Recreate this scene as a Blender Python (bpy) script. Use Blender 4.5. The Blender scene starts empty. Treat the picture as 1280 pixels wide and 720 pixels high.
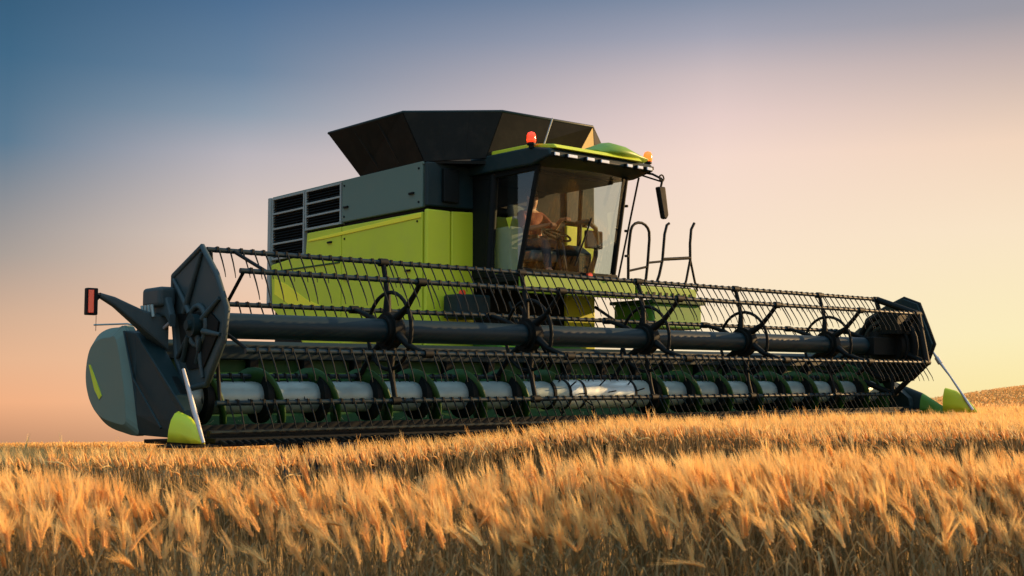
import bpy, bmesh, math, random
import numpy as np
from mathutils import Vector, Matrix
R=math.radians; PI=math.pi
random.seed(7); rng=np.random.default_rng(11)
sc=bpy.context.scene; C=sc.collection
# ------------------------------------------------------------------ frames
EYE=1.30
ROTZ=math.atan2(.639,.7692)
UX,UY=.7692,.6390; VX,VY=-.6390,.7692
RU,RV,RZ=5.75,3.0,2.27                     # root of the machine inside its own frame
OX,OY,OZ=-2.88,11.3,EYE+.52
ROOT=(OX+RU*UX+RV*VX, OY+RU*UY+RV*VY, OZ-RZ)

# ------------------------------------------------------------------ materials
def newmat(n):
    m=bpy.data.materials.new(n); m.use_nodes=True
    return m,m.node_tree,m.node_tree.nodes['Principled BSDF']
def paint(n,col,rough=.4,metal=0,var=.25,scale=3.,dust=.0,dcol=(.30,.22,.13),coat=0,bump=0,spec=.5):
    m,nt,p=newmat(n); p.inputs['Specular IOR Level'].default_value=spec; N=nt.nodes; L=nt.links
    tc=N.new('ShaderNodeTexCoord'); no=N.new('ShaderNodeTexNoise'); no.inputs['Scale'].default_value=scale; no.inputs['Detail'].default_value=6
    L.new(tc.outputs['Object'],no.inputs['Vector'])
    mx=N.new('ShaderNodeMix'); mx.data_type='RGBA'
    mx.inputs['A'].default_value=tuple(c*(1-var) for c in col)+(1,)
    mx.inputs['B'].default_value=tuple(min(1,c*(1+var)) for c in col)+(1,)
    L.new(no.outputs['Fac'],mx.inputs['Factor'])
    out=mx.outputs['Result']
    if dust:
        n2=N.new('ShaderNodeTexNoise'); n2.inputs['Scale'].default_value=scale*2.3; n2.inputs['Detail'].default_value=9; n2.inputs['Roughness'].default_value=.7
        L.new(tc.outputs['Object'],n2.inputs['Vector'])
        mr=N.new('ShaderNodeMapRange'); mr.inputs['From Min'].default_value=.48; mr.inputs['From Max'].default_value=.75; mr.inputs['To Max'].default_value=dust
        L.new(n2.outputs['Fac'],mr.inputs['Value'])
        m2=N.new('ShaderNodeMix'); m2.data_type='RGBA'; m2.inputs['B'].default_value=dcol+(1,)
        L.new(mr.outputs['Result'],m2.inputs['Factor']); L.new(out,m2.inputs['A']); out=m2.outputs['Result']
    L.new(out,p.inputs['Base Color'])
    r2=N.new('ShaderNodeMapRange'); r2.inputs['To Min'].default_value=rough*.8; r2.inputs['To Max'].default_value=min(1,rough*1.3)
    L.new(no.outputs['Fac'],r2.inputs['Value']); L.new(r2.outputs['Result'],p.inputs['Roughness'])
    p.inputs['Metallic'].default_value=metal; p.inputs['Coat Weight'].default_value=coat
    if bump:
        b=N.new('ShaderNodeBump'); b.inputs['Strength'].default_value=bump; b.inputs['Distance'].default_value=.01
        L.new(no.outputs['Fac'],b.inputs['Height']); L.new(b.outputs['Normal'],p.inputs['Normal'])
    return m
M={}
M['lime']=paint('lime_paint',(.54,.60,.02),.45,0,.10,1.2,.14,spec=.4)
M['yellow']=paint('yellow_highlight',(.95,.80,.02),.45,0,.08,1.5,.08)  # bright yellow for the highlights painted on the lime side panels
M['green']=paint('green_paint',(.06,.20,.015),.5,0,.2,2.,.08,spec=.35)
M['hump']=paint('mid_green_paint',(.17,.30,.012),.45,0,.1,2.,.06,spec=.4)
M['dgreen']=paint('dark_green_paint',(.016,.065,.010),.55,0,.25,3.,.05,spec=.25)
M['grey']=paint('grey_paint',(.105,.16,.12),.55,0,.08,1.5,.06,spec=.3)
M['frame_grey']=paint('frame_grey_paint',(.26,.29,.25),.5,0,.1,2.,.1)
M['teal']=paint('dark_teal_paint',(.008,.022,.022),.5,0,.2,3.,.03,spec=.2)
M['tube']=paint('reel_tube_paint',(.004,.017,.021),.42,0,.15,4.,.01,spec=.22)
M['plate']=paint('end_plate_paint',(.030,.050,.050),.5,0,.15,4.,.04,spec=.25)
M['black']=paint('black_metal',(.004,.006,.005),.6,0,.3,6.,.01,spec=.14)
M['tineblk']=paint('tine_plastic',(.006,.009,.008),.55,0,.3,6.,.01,spec=.14)
M['rubber']=paint('rubber',(.018,.018,.017),.85,0,.2,8.,.4)
M['steel']=paint('worn_steel',(.24,.31,.28),.4,.3,.25,7.,.15,spec=.4)
M['bsteel']=paint('polished_steel',(.55,.62,.58),.35,.5,.2,12.,.1)
M['chrome']=paint('bright_rod',(.40,.40,.38),.45,.4,.15,9.,.1)
M['tank']=paint('tank_plastic',(.006,.006,.003),.65,0,.2,2.,.04,spec=.15)
M['tancan']=paint('tan_canvas',(.80,.60,.28),.8,0,.1,6.)
M['seat']=paint('seat_fabric',(.16,.20,.21),.8,0,.2,12.)
M['chaff']=paint('chaff_straw',(.50,.36,.15),.9,0,.3,20.)
M['skin']=paint('skin',(.50,.25,.15),.55,0,.1,9.)
M['shirt']=paint('shirt_cloth',(.24,.055,.03),.9,0,.2,15.)
M['trousers']=paint('trouser_cloth',(.05,.055,.07),.9,0,.2,15.)
M['hair']=paint('hair_brown',(.06,.03,.015),.8,0,.3,30.)
def simple(n,col,rough=.3,em=0,trans=0):
    m,nt,p=newmat(n); p.inputs['Base Color'].default_value=col+(1,); p.inputs['Roughness'].default_value=rough
    if trans: p.inputs['Transmission Weight'].default_value=trans
    if em: p.inputs['Emission Color'].default_value=col+(1,); p.inputs['Emission Strength'].default_value=em
    return m
M['red']=simple('red_lens',(.85,.06,.02),.2)
M['orange']=simple('orange_lens',(1,.22,.02),.15,.6,.3)
M['rlens']=simple('red_orange_lens',(1,.07,.015),.15,.45,.3)
M['lens']=simple('clear_lens',(.85,.88,.85),.12)
M['screen']=simple('screen',(.01,.012,.014),.1)
def glass(n,tint,rf):
    m,nt,p=newmat(n); N=nt.nodes; L=nt.links
    t=N.new('ShaderNodeBsdfTransparent'); t.inputs['Color'].default_value=tint+(1,)
    g=N.new('ShaderNodeBsdfGlossy'); g.inputs['Roughness'].default_value=.03; g.inputs['Color'].default_value=(.9,.95,.92,1)
    lw=N.new('ShaderNodeLayerWeight'); lw.inputs['Blend'].default_value=.5
    pw=N.new('ShaderNodeMath'); pw.operation='POWER'; pw.inputs[1].default_value=3.5; L.new(lw.outputs['Facing'],pw.inputs[0])
    fr=N.new('ShaderNodeMath'); fr.operation='MULTIPLY_ADD'; fr.inputs[1].default_value=.9; fr.inputs[2].default_value=rf; L.new(pw.outputs[0],fr.inputs[0])
    mx=N.new('ShaderNodeMixShader'); L.new(fr.outputs[0],mx.inputs[0]); L.new(t.outputs[0],mx.inputs[1]); L.new(g.outputs[0],mx.inputs[2])
    L.new(mx.outputs[0],N['Material Output'].inputs['Surface'])
    return m
M['glass']=glass('cab_glass',(.80,.86,.82),.11)
M['sglass']=glass('tinted_cab_glass',(.84,.90,.86),.14)

# ------------------------------------------------------------------ mesh builder (machine frame coordinates)
class MB:
    def __init__(s): s.v=[]; s.f=[]; s.sm=[]
    def add(s,vs,fs,smooth=False):
        o=len(s.v); s.v+= [tuple(v) for v in vs]; s.f+=[tuple(i+o for i in f) for f in fs]; s.sm+=[smooth]*len(fs); return s
    def box(s,a,b):
        x0,x1=sorted((a[0],b[0])); y0,y1=sorted((a[1],b[1])); z0,z1=sorted((a[2],b[2]))
        return s.add([(x0,y0,z0),(x1,y0,z0),(x1,y1,z0),(x0,y1,z0),(x0,y0,z1),(x1,y0,z1),(x1,y1,z1),(x0,y1,z1)],
          [(0,3,2,1),(4,5,6,7),(0,1,5,4),(1,2,6,5),(2,3,7,6),(3,0,4,7)])
    def tube(s,pts,r,n=8,closed=False,r2=None):
        P=[Vector(p) for p in pts]; rs=r if isinstance(r,(list,tuple)) else [r]*len(P)
        rings=[]; m=len(P)
        up=None
        for i,p in enumerate(P):
            if closed: t=P[(i+1)%m]-P[i-1]
            elif i==0: t=P[1]-P[0]
            elif i==m-1: t=P[-1]-P[-2]
            else: t=(P[i+1]-P[i]).normalized()+(P[i]-P[i-1]).normalized()
            t.normalize()
            if up is None:
                up=Vector((0,0,1)) if abs(t.z)<.9 else Vector((1,0,0))
            a=t.cross(up).normalized(); b=a.cross(t).normalized(); up=b
            rings.append([p+(a*math.cos(2*PI*k/n)+b*math.sin(2*PI*k/n))*rs[i] for k in range(n)])
        vs=[q for r_ in rings for q in r_]; fs=[]
        for i in range(m if closed else m-1):
            for k in range(n):
                a0=i*n+k; a1=i*n+(k+1)%n; b0=((i+1)%m)*n+k; b1=((i+1)%m)*n+(k+1)%n
                fs.append((a0,a1,b1,b0))
        s.add(vs,fs,True)
        if not closed:
            s.add(rings[0],[tuple(range(n-1,-1,-1))]); s.add(rings[-1],[tuple(range(n))])
        return s
    def prism(s,poly,axis,a,b,off=None):
        """poly of 2-D points extruded along axis from a to b. axis 'u': pts=(v,z); 'v': (u,z); 'z': (u,v)"""
        def P(p,t,o=(0,0)):
            q=(p[0]+o[0],p[1]+o[1])
            return {'u':(t,q[0],q[1]),'v':(q[0],t,q[1]),'z':(q[0],q[1],t)}[axis]
        n=len(poly)
        vs=[P(p,a) for p in poly]+[P(p,b) for p in (off or poly)]
        return s.add(vs,[tuple(range(n))[::-1],tuple(range(n,2*n))]+[(i,(i+1)%n,(i+1)%n+n,i+n) for i in range(n)])
    def loft(s,sections,smooth=True,cap=True):
        n=len(sections[0]); vs=[p for q in sections for p in q]; fs=[]
        for i in range(len(sections)-1):
            for k in range(n): fs.append((i*n+k,i*n+(k+1)%n,(i+1)*n+(k+1)%n,(i+1)*n+k))
        s.add(vs,fs,smooth)
        if cap: s.add(sections[0],[tuple(range(n-1,-1,-1))]); s.add(sections[-1],[tuple(range(n))])
        return s
    def disc(s,c,r,axis,t,n=24,r2=None):
        d={'u':(1,0,0),'v':(0,1,0),'z':(0,0,1)}[axis]; c=Vector(c); d=Vector(d)
        return s.tube([c-d*t/2,c+d*t/2],[r,r2 or r],n)
    def build(s,name,mat,parent,bevel=0,solid=0,sub=0,label=None,seg=2,origin=None):
        me=bpy.data.meshes.new(name)
        o0=origin or (RU,RV,-RZ)
        me.from_pydata([(x-o0[0],y-o0[1],z-o0[2]) for x,y,z in s.v],[],s.f)
        for p,f in zip(me.polygons,s.sm): p.use_smooth=f
        bm=bmesh.new(); bm.from_mesh(me); bmesh.ops.recalc_face_normals(bm,faces=bm.faces); bm.to_mesh(me); bm.free()
        me.materials.append(mat)
        o=bpy.data.objects.new(name,me); C.objects.link(o); o.parent=parent
        if origin and parent: o.location=(origin[0]-RU,origin[1]-RV,origin[2]+RZ)
        if solid:
            q=o.modifiers.new('thickness','SOLIDIFY'); q.thickness=solid; q.offset=0
        if bevel:
            q=o.modifiers.new('bevel','BEVEL'); q.width=bevel; q.segments=seg; q.limit_method='ANGLE'; q.angle_limit=R(35); q.harden_normals=False
        if sub:
            q=o.modifiers.new('sub','SUBSURF'); q.levels=sub; q.render_levels=sub
        if label: o['label']=label
        return o
def empty(name,loc,rz=0):
    o=bpy.data.objects.new(name,None); C.objects.link(o); o.location=loc; o.rotation_euler=(0,0,rz); o.empty_display_size=.3; return o
def tag(o,label=None,cat=None,group=None,kind=None):
    if label: o['label']=label
    if cat: o['category']=cat
    if group: o['group']=group
    if kind: o['kind']=kind
    return o

root=empty('combine_harvester',ROOT,ROTZ)
tag(root,'large lime green and dark grey combine harvester with a very wide reel header','combine harvester')

# ================================================================== BODY
B=lambda: MB()
# main hull core (dark, sits 3 cm inside the panels)
B().box((4.26,2.42,-.15),(7.24,6.6,2.38)).build('chassis_body',M['black'],root,.02)
# lower side panels in lime
for side,(ua,ub) in enumerate(((4.2,4.26),(7.24,7.30))):
    p1=[(2.44,1.74),(4.485,1.74),(4.485,-.1),(2.44,-.1)]
    B().prism(p1,'u',ua,ub).build('side_panel',M['lime'],root,.015)
    p2=[(4.50,1.74),(5.50,1.74),(5.54,1.42),(6.64,1.33),(6.58,.62),(6.0,.30),(5.35,-.1),(4.50,-.1)]
    B().prism(p2,'u',ua,ub).build('rear_side_panel',M['lime'],root,.015)
    # raised crease along the top of the lime panel, its highlight painted in yellow
    d=-1 if side==0 else 1
    uu=ua if side==0 else ub
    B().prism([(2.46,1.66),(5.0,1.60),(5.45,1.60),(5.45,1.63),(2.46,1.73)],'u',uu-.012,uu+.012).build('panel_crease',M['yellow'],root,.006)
    # lower dark vented skirt with dark slots
    B().box((uu-.012,4.52,1.20),(uu+.012,6.55,1.225)).build('skirt_rail',M['dgreen'],root,.005)
    B().prism([(6.5,1.10),(6.5,.85),(5.9,.62),(4.9,.55),(5.5,.72),(6.1,.98)],'u',uu-.006,uu+.006).build('skirt_highlight',M['yellow'],root)  # bright highlight on the skirt, put into the colour as a yellow patch
    # upper grey panel
    B().prism([(2.44,1.80),(4.49,1.80),(4.49,2.41),(2.44,2.41)],'u',ua,ub).build('upper_side_panel',M['grey'],root,.015)
    # engine bay: frame with black louvres
    for (va,vb,za,zb,rows) in ((4.505,5.56,1.78,2.41,3),(5.585,6.62,1.40,2.41,4)):
        fr=B(); t=.035
        fr.box((ua-.01,va,za),(ub+.01,va+t,zb)); fr.box((ua-.01,vb-t,za),(ub+.01,vb,zb)); fr.box((ua-.01,va+t,zb-t),(ub+.01,vb-t,zb)); fr.box((ua-.01,va+t,za),(ub+.01,vb-t,za+t))
        h=(zb-za-t)/rows
        for r_ in range(1,rows): fr.box((ua-.008,va+t,za+h*r_),(ub+.008,vb-t,za+h*r_+.03))
        g=fr.build('grille_frame',M['frame_grey'],root,.005)
        lv=B(); n=int((zb-za)/.045)
        for i in range(n):
            z=za+.03+i*(zb-za-.05)/n
            lv.add([(uu-d*.005,va+.03,z),(uu-d*.005,vb-.03,z),(uu-d*.05,vb-.03,z+.04),(uu-d*.05,va+.03,z+.04)],[(0,1,2,3)])
        lv.build('louvres',M['black'],g,solid=.004)
B().box((4.17,6.625,.7),(7.33,6.72,2.42)).build('rear_post',M['frame_grey'],root,.01)
# roof deck
B().box((4.2,2.42,2.385),(7.3,6.62,2.43)).build('roof_deck',M['grey'],root,.01)
# front faces beside the cab
B().prism([(4.20,1.02),(4.60,1.02),(4.60,1.77),(4.20,1.77)],'v',2.33,2.40).build('front_panel',M['lime'],root,.02)
B().prism([(4.612,1.02),(5.02,1.02),(5.02,1.79),(4.612,1.77)],'v',2.33,2.40).build('front_panel',M['lime'],root,.02)
B().prism([(4.20,-.1),(5.02,-.1),(5.02,1.0),(4.20,1.0)],'v',2.35,2.41).build('lower_front_panel',M['lime'],root,.02)
B().prism([(4.20,1.81),(5.02,1.83),(5.02,2.46),(4.20,2.41)],'v',2.33,2.40).build('upper_front_panel',M['teal'],root,.02)
B().box((4.44,2.27,1.88),(4.70,2.335,2.34)).build('air_intake',M['black'],root,.01)
B().prism([(6.72,-.1),(7.3,-.1),(7.3,1.75),(6.72,1.75)],'v',2.33,2.40).build('front_panel',M['lime'],root,.02)
B().prism([(6.72,1.80),(7.3,1.80),(7.3,2.42),(6.72,2.42)],'v',2.33,2.40).build('upper_front_panel',M['teal'],root,.02)
# grain tank extension
A=[(4.0,2.62,3.10),(5.12,1.86,3.14),(6.62,1.66,3.10),(7.62,2.5,3.06),(7.62,4.75,3.06),(3.92,4.42,3.09)]
Bt=[(4.22,2.42,2.42),(4.9,1.95,2.48),(6.45,1.98,2.48),(7.28,2.42,2.43),(7.28,4.0,2.43),(4.22,4.0,2.43)]
def quad(name,a,b,c,d_,mat,label=None): return B().add([a,b,c,d_],[(0,1,2,3)]).build(name,mat,tank,solid=.03,label=label)
tank=B().prism([(v[0],v[1]) for v in Bt],'z',2.40,2.44).build('grain_tank',M['tank'],root)
for i in range(6):
    j=(i+1)%6
    if i==2: continue
    quad('extension_panel',Bt[i],Bt[j],A[j],A[i],M['tank'])
B().add([Bt[2],(7.16,2.16,2.46),A[2]],[(0,1,2)]).build('corner_flap',M['tancan'],tank,solid=.02,label='tan canvas corner flap of the grain tank')
quad('extension_panel',(7.16,2.16,2.46),Bt[3],A[3],A[2],M['tank'])
b=B(); b.tube(A,.022,8,True); b.build('tank_rim',M['teal'],tank)
# cross cover inside
B().add([A[0],A[1],A[2],A[3],A[4],A[5]],[(0,1,2,3,4,5)])

# latches, hinges, bolts
for (vv,zz) in ((2.70,.95),(4.30,.95),(4.75,1.52),(2.62,2.0),(4.30,2.0)):
    B().box((4.172,vv,zz),(4.199,vv+.12,zz+.03)).build('latch',M['black'],root,.006)
for (vv,zz) in ((2.55,1.62),(2.55,.2),(4.40,.2),(4.40,1.55),(2.52,2.34),(4.42,2.34),(2.52,1.88),(4.42,1.88)):
    B().disc((4.195,vv,zz),.016,'u',.012,8).build('bolt',M['black'],root)
for i,j in ((0,1),(4,5),(5,0)):
    a_,b_,c_,d_=[Vector(q) for q in (Bt[i],Bt[j],A[j],A[i])]
    for t in (.33,.66):
        p_=a_.lerp(b_,t); q_=d_.lerp(c_,t); B().tube([p_.lerp(q_,.06),p_.lerp(q_,.94)],.018,4).build('panel_rib',M['tank'],tank)
# wheels
def wheel(u,v,r,w,name='front_wheel'):
    z=-RZ+r
    ty=B(); prof=[(-w/2,r*.55),(-w/2,r*.86),(-w*.42,r*.96),(-w*.2,r),(w*.2,r),(w*.42,r*.96),(w/2,r*.86),(w/2,r*.55)]
    n=40; secs=[]
    for k in range(n):
        a=2*PI*k/n; secs.append([(u+x,v+q*math.cos(a),z+q*math.sin(a)) for x,q in prof])
    secs.append(secs[0]); ty.loft(secs,True,False)
    t=ty.build(name,M['rubber'],root)
    lg=B()
    for k in range(22):
        a=2*PI*k/22
        for s_ in(-1,1):
            a2=a+ (.07 if s_>0 else -.07); q=[]
            for (x,da) in((0,0),(s_*w*.46,.22),(s_*w*.46,.29),(0,.09)):
                q.append((x,a2+da))
            lo=[(u+x,v+r*.97*math.cos(t_),z+r*.97*math.sin(t_)) for x,t_ in q]; hi=[(u+x,v+r*1.03*math.cos(t_),z+r*1.03*math.sin(t_)) for x,t_ in q]
            lg.loft([lo,hi],False)
    lg.build('tread_lugs',M['rubber'],t)
    B().disc((u,v,z),r*.56,'u',w*.7,32,r*.5).build('rim',M['black'],t,.01)
    B().disc((u,v,z),r*.2,'u',w*.95,20).build('hub',M['black'],t,.01)
for u in(4.35,7.15): wheel(u,3.25,1.12,.75)
for u in(4.55,6.95): wheel(u,6.0,.68,.5,'rear_wheel')
B().box((4.5,3.1,-1.35),(7.0,3.4,-.95)).build('front_axle',M['black'],root,.02)
B().box((4.7,5.9,-1.7),(6.8,6.1,-1.5)).build('rear_axle',M['black'],root,.02)
B().prism([(1.4,-.95),(1.4,-.25),(2.6,.35),(3.2,.2),(3.2,-.5),(2.4,-.6)],'u',5.0,6.5).build('feeder_house',M['green'],root,.02)
# underslung dark frame seen between reel and body
B().box((4.45,1.95,.30),(5.0,2.3,.62)).build('hydraulic_block',M['teal'],root,.03)
B().box((3.95,2.5,.16),(5.0,4.1,.24)).build('wheel_fender',M['teal'],root,.02)
B().prism([(2.5,-.1),(5.2,-.1),(4.9,-.6),(2.9,-.6)],'u',4.9,6.6).build('underbody',M['dgreen'],root,.02)
for pts_ in ([(4.95,1.5,.5),(4.9,1.2,.1),(5.1,.95,-.3),(5.2,1.25,-.5)],[(5.1,1.5,.5),(5.05,1.15,.12),(5.25,1.0,-.3),(5.3,1.25,-.5)],[(6.5,1.5,.5),(6.7,1.1,.2),(6.5,1.0,-.2),(6.4,1.3,-.4)]):
    B().tube(pts_,.022).build('hydraulic_hose',M['black'],root)
# platform in front of / beside the cab
B().box((4.98,1.25,.62),(7.05,1.36,.86)).build('platform_fascia',M['hump'],root,.015)
B().box((7.10,1.25,.66),(8.35,1.33,.82)).build('platform_fascia',M['hump'],root,.015)
B().box((4.98,1.36,.78),(8.35,2.32,.85)).build('platform_deck',M['black'],root,.008)
for k in range(15): B().box((5.05+.13*k,1.242,.64),(5.10+.13*k,1.249,.70)).build('fascia_slot',M['black'],root)
for k in range(9): B().box((7.15+.13*k,1.242,.68),(7.20+.13*k,1.249,.74)).build('fascia_slot',M['black'],root)
B().box((7.36,1.2,.22),(8.40,2.0,.58)).build('battery_box',M['green'],root,.03)
B().box((7.32,1.15,.58),(8.44,2.05,.63)).build('battery_box_lid',M['dgreen'],root,.01)
for k in range(3): B().box((7.5+.06*k,1.5,-.4-.4*k),(8.3,1.9,-.36-.4*k)).build('ladder_step',M['black'],root,.008)
b=B()
for u in(7.5,8.3): b.tube([(u,1.7,.25),(u,1.7,-1.3)],.02)
b.build('ladder_rail',M['black'],root)
for (u,z) in((4.53,.63),(6.15,.90)):
    B().disc((u,1.98 if u<5 else 1.24,z),.045,'v',.04,16).build('red_reflector',M['red'],root,.005)
# handrails
def arc(p0,p1,bend,n=8):
    return [tuple(Vector(p0).lerp(Vector(p1),t/n)+Vector(bend)*math.sin(PI*t/n)) for t in range(n+1)]
v=1.3
h1=[(6.96,v,.80),(6.97,v,1.30),(7.01,v,1.55)]+[(7.21-.19*math.cos(a),v,1.58+.15*math.sin(a)) for a in np.linspace(.2,PI-.2,8)]+[(7.40,v,1.5),(7.36,v,1.15),(7.30,v,.80)]
b=B(); b.tube(h1,.021); b.tube([(6.97,v,1.02),(7.34,v,1.10)],.017); b.build('handrail',M['black'],root)
b=B(); b.tube([(7.50,v,.80),(7.60,v,1.0),(7.67,v,1.22),(7.72,v,1.6),(7.77,v,1.74),(7.82,v,1.77)],.021); b.tube([(7.36,v,1.16),(7.66,v,1.20)],.017); b.tube([(7.67,v,1.23),(8.27,v,1.29)],.024)
b.tube([(8.27,v,1.26),(8.27,v,1.5),(8.30,v,1.72),(8.37,v,1.82)],.021); b.tube([(8.12,v,.80),(8.18,v,.96),(8.27,v,1.27)],.018); b.tube([(8.42,v,.80),(8.36,v,.96),(8.27,v,1.27)],.018); b.build('handrail',M['black'],root)

# ------------------------------------------------------------------ cab
cf=B()
cab=B().box((5.0,1.42,.80),(6.72,2.41,.88)).build('cab',M['black'],root,.01)
# rear wall
B().box((5.0,2.36,.88),(6.72,2.42,2.28)).build('rear_wall',M['black'],cab,.01)
def pillar(p,q,r,name='pillar'): return B().tube([p,q],r,8).build(name,M['black'],cab)
pillar((5.0,1.38,.86),(5.0,.98,2.26),.034); pillar((6.72,1.38,.86),(6.60,.98,2.28),.042)
pillar((5.0,2.0,.86),(5.0,1.88,2.26),.06); pillar((6.72,2.1,.86),(6.72,2.0,2.26),.035)
B().box((4.975,1.9,.86),(5.03,2.42,2.3)).build('cab_side_wall',M['black'],cab,.01)
B().box((4.97,1.0,2.20),(5.03,2.4,2.30)).build('header_rail',M['black'],cab,.01)
B().box((5.0,1.30,.84),(6.75,1.38,.95)).build('window_sill',M['black'],cab,.01)
# glass: curved windscreen
n=8; sec=[]
for t,(v0,z0) in enumerate(((1.34,.93),(1.22,1.35),(1.08,1.85),(.96,2.24))):
    row=[]
    for k in range(n+1):
        f=k/n; u0=5.03; u1=6.69-.1*(t/3)
        row.append((u0+(u1-u0)*f, v0-.16*math.sin(PI*f), z0))
    sec.append(row)
b=B(); vs=[p for r_ in sec for p in r_]; fs=[(i*(n+1)+k,i*(n+1)+k+1,(i+1)*(n+1)+k+1,(i+1)*(n+1)+k) for i in range(3) for k in range(n)]
b.add(vs,fs,True); b.build('windscreen',M['glass'],cab)
B().add([(5.0,1.40,.9),(5.0,1.95,.9),(5.0,1.86,2.22),(5.0,1.0,2.22)],[(0,1,2,3)]).build('side_window',M['sglass'],cab)
B().add([(6.72,1.42,.9),(6.72,2.08,.9),(6.72,1.98,2.24),(6.64,1.02,2.24)],[(0,1,2,3)]).build('side_window',M['sglass'],cab)
B().tube([(5.75,1.10,1.0),(5.95,.98,1.65)],.012).build('wiper',M['black'],cab)
# interior
seat=B().box((5.55,1.75,1.12),(6.1,2.2,1.27)).build('driver_seat',M['seat'],cab,.05,seg=3)
B().prism([(2.14,1.25),(2.28,1.25),(2.34,1.95),(2.22,1.95)],'u',5.57,6.08).build('seat_back',M['seat'],seat,.04,seg=3)
B().box((5.7,1.85,.88),(5.95,2.1,1.12)).build('seat_post',M['black'],seat,.02)
b=B(); b.tube([(5.82,1.35,.88),(5.82,1.5,1.42)],.035); b.build('steering_column',M['black'],cab)
cen=Vector((5.82,1.53,1.46)); ring=[]
for k in range(20):
    a=2*PI*k/20; ring.append(cen+Vector((.2*math.cos(a),.19*math.sin(a)*.85,.19*math.sin(a)*.5)))
b=B(); b.tube(ring,.016,8,True)
for a in(0,7,13): b.tube([cen,ring[a]],.012)
b.build('steering_wheel',M['black'],cab)
B().prism([(1.55,.95),(1.55,1.25),(1.75,1.38),(2.2,1.32),(2.2,.95)],'u',6.22,6.5).build('armrest_console',M['teal'],cab,.03)
B().box((6.22,1.35,1.30),(6.52,1.42,1.55)).build('display_screen',M['screen'],cab,.015)
b=B(); b.tube([(6.02,1.35,1.62),(6.18,1.3,1.66),(6.36,1.33,1.58),(6.42,1.37,1.42),(6.42,1.4,1.2),(6.40,1.5,.9)],.035); b.build('display_arm',M['teal'],cab)
B().box((5.12,1.7,.9),(5.36,2.3,1.55)).build('side_cabinet',M['seat'],cab,.03)
B().prism([(1.55,1.65),(1.68,1.65),(1.615,1.50)],'u',5.035,5.04).build('warning_triangle',M['lime'],cab)
B().box((5.08,1.2,2.20),(6.6,2.3,2.25)).build('headliner',M['tank'],cab,.03)
# roof
roof=B().prism([(.62,2.33),(.66,2.43),(1.05,2.50),(2.30,2.52),(2.40,2.28),(1.0,2.26)],'u',4.90,6.80).build('cab_roof',M['teal'],root,.03,seg=3)
B().prism([(.60,2.435),(.66,2.49),(1.1,2.56),(2.1,2.58),(2.1,2.50),(1.05,2.505),(.66,2.435)],'u',4.98,6.55).build('roof_cap',M['lime'],roof,.012)
b=B()
secs=[]
for (u,h,w) in((5.85,.06,.30),(6.0,.14,.36),(6.15,.20,.4),(6.34,.18,.4),(6.55,.10,.36),(6.78,.04,.3)):
    secs.append([(u,1.0+w*math.cos(a),2.50+h*math.sin(a)+(0.0)) for a in np.linspace(0,PI,9)]+[(u,1.0,2.42)])
b.loft(secs); b.build('roof_hump',M['hump'],roof)
for i,(u,w) in enumerate(((4.97,.05),(5.24,.10),(5.56,.08),(5.82,.09),(6.28,.06),(6.48,.06),(6.66,.06))):
    w*=.8; l=B().box((u-w-.012,.585,2.315),(u+w+.012,.66,2.375)).build('work_light',M['black'],roof,.012)
    B().box((u-w,.570,2.325),(u+w,.587,2.365)).build('lamp_lens',M['lens'],l,.006)
for (u,vv,z) in((4.90,1.0,2.50),(6.88,.82,2.46)):
    b=B(); b.disc((u,vv,z),.035,'z',.05,12); b.disc((u,vv,z+.03),.055,'z',.03,14); bb=b.build('beacon_base',M['black'],roof)
    b=B(); b.tube([(u,vv,z+.045),(u,vv,z+.07),(u,vv,z+.14),(u,vv,z+.175),(u,vv,z+.19)],[.056,.062,.06,.045,.01],16); b.build('beacon_lens',M['rlens'] if u<6 else M['orange'],bb)
B().box((6.78,.74,2.38),(6.92,.90,2.43)).build('beacon_bracket',M['black'],roof,.01)
B().tube([(5.10,1.0,2.50),(5.27,1.0,2.92)],.010,6).build('antenna',M['frame_grey'],roof)
b=B(); b.tube([(6.66,.8,2.34),(6.80,.66,2.30),(6.92,.6,2.24)],.016); b.tube([(6.7,.75,2.28),(6.92,.6,2.20)],.012); b.tube([(6.92+.045*math.cos(a),.6,2.25+.045*math.sin(a)) for a in np.linspace(0,2*PI,9)[:-1]],.012,6,True); b.tube([(6.94,.6,2.24),(6.90,.6,2.12)],.016)
ma=b.build('mirror_arm',M['black'],root)
B().prism([(6.82,2.12),(6.96,2.13),(7.02,1.74),(6.98,1.68),(6.92,1.69)],'v',.56,.64).build('side_mirror',M['black'],ma,.02)
b=B(); b.tube([(6.74,.86,2.27),(6.66,1.2,.88)],.014); b.build('grab_rod',M['black'],cab)
for z in(1.2,1.55,1.9): B().disc((6.71+.02,1.1,z),.03,'z',.03,10).build('rod_clip',M['black'],cab)

# ================================================================== HEADER
UL,UR=-.12,11.75
hd=B().prism([(1.22,-.20),(1.30,-.20),(1.30,-1.02),(-.05,-1.10),(-.05,-1.06),(1.05,-.98),(1.22,-.85)],'u',UL,UR).build('header_trough',M['dgreen'],root,.006)
B().prism([(1.14,-.30),(1.14,-.14),(1.20,-.10),(1.34,-.10),(1.40,-.15),(1.40,-.32)],'u',UL,UR).build('top_beam',M['teal'],hd,.01)
for k in range(18):
    u=.35+k*.655; B().prism([(1.10,-.30),(1.22,-.30),(1.22,-.88),(1.16,-.88)],'u',u,u+.1).build('trough_rib',M['black'],hd,.006)
for k in range(17):
    u=.46+k*.655; B().prism([(u,-.44),(u+.5,-.44),(u+.42,-.52),(u+.08,-.52)],'v',1.195,1.215).build('trough_flange',M['green'],hd)
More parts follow.
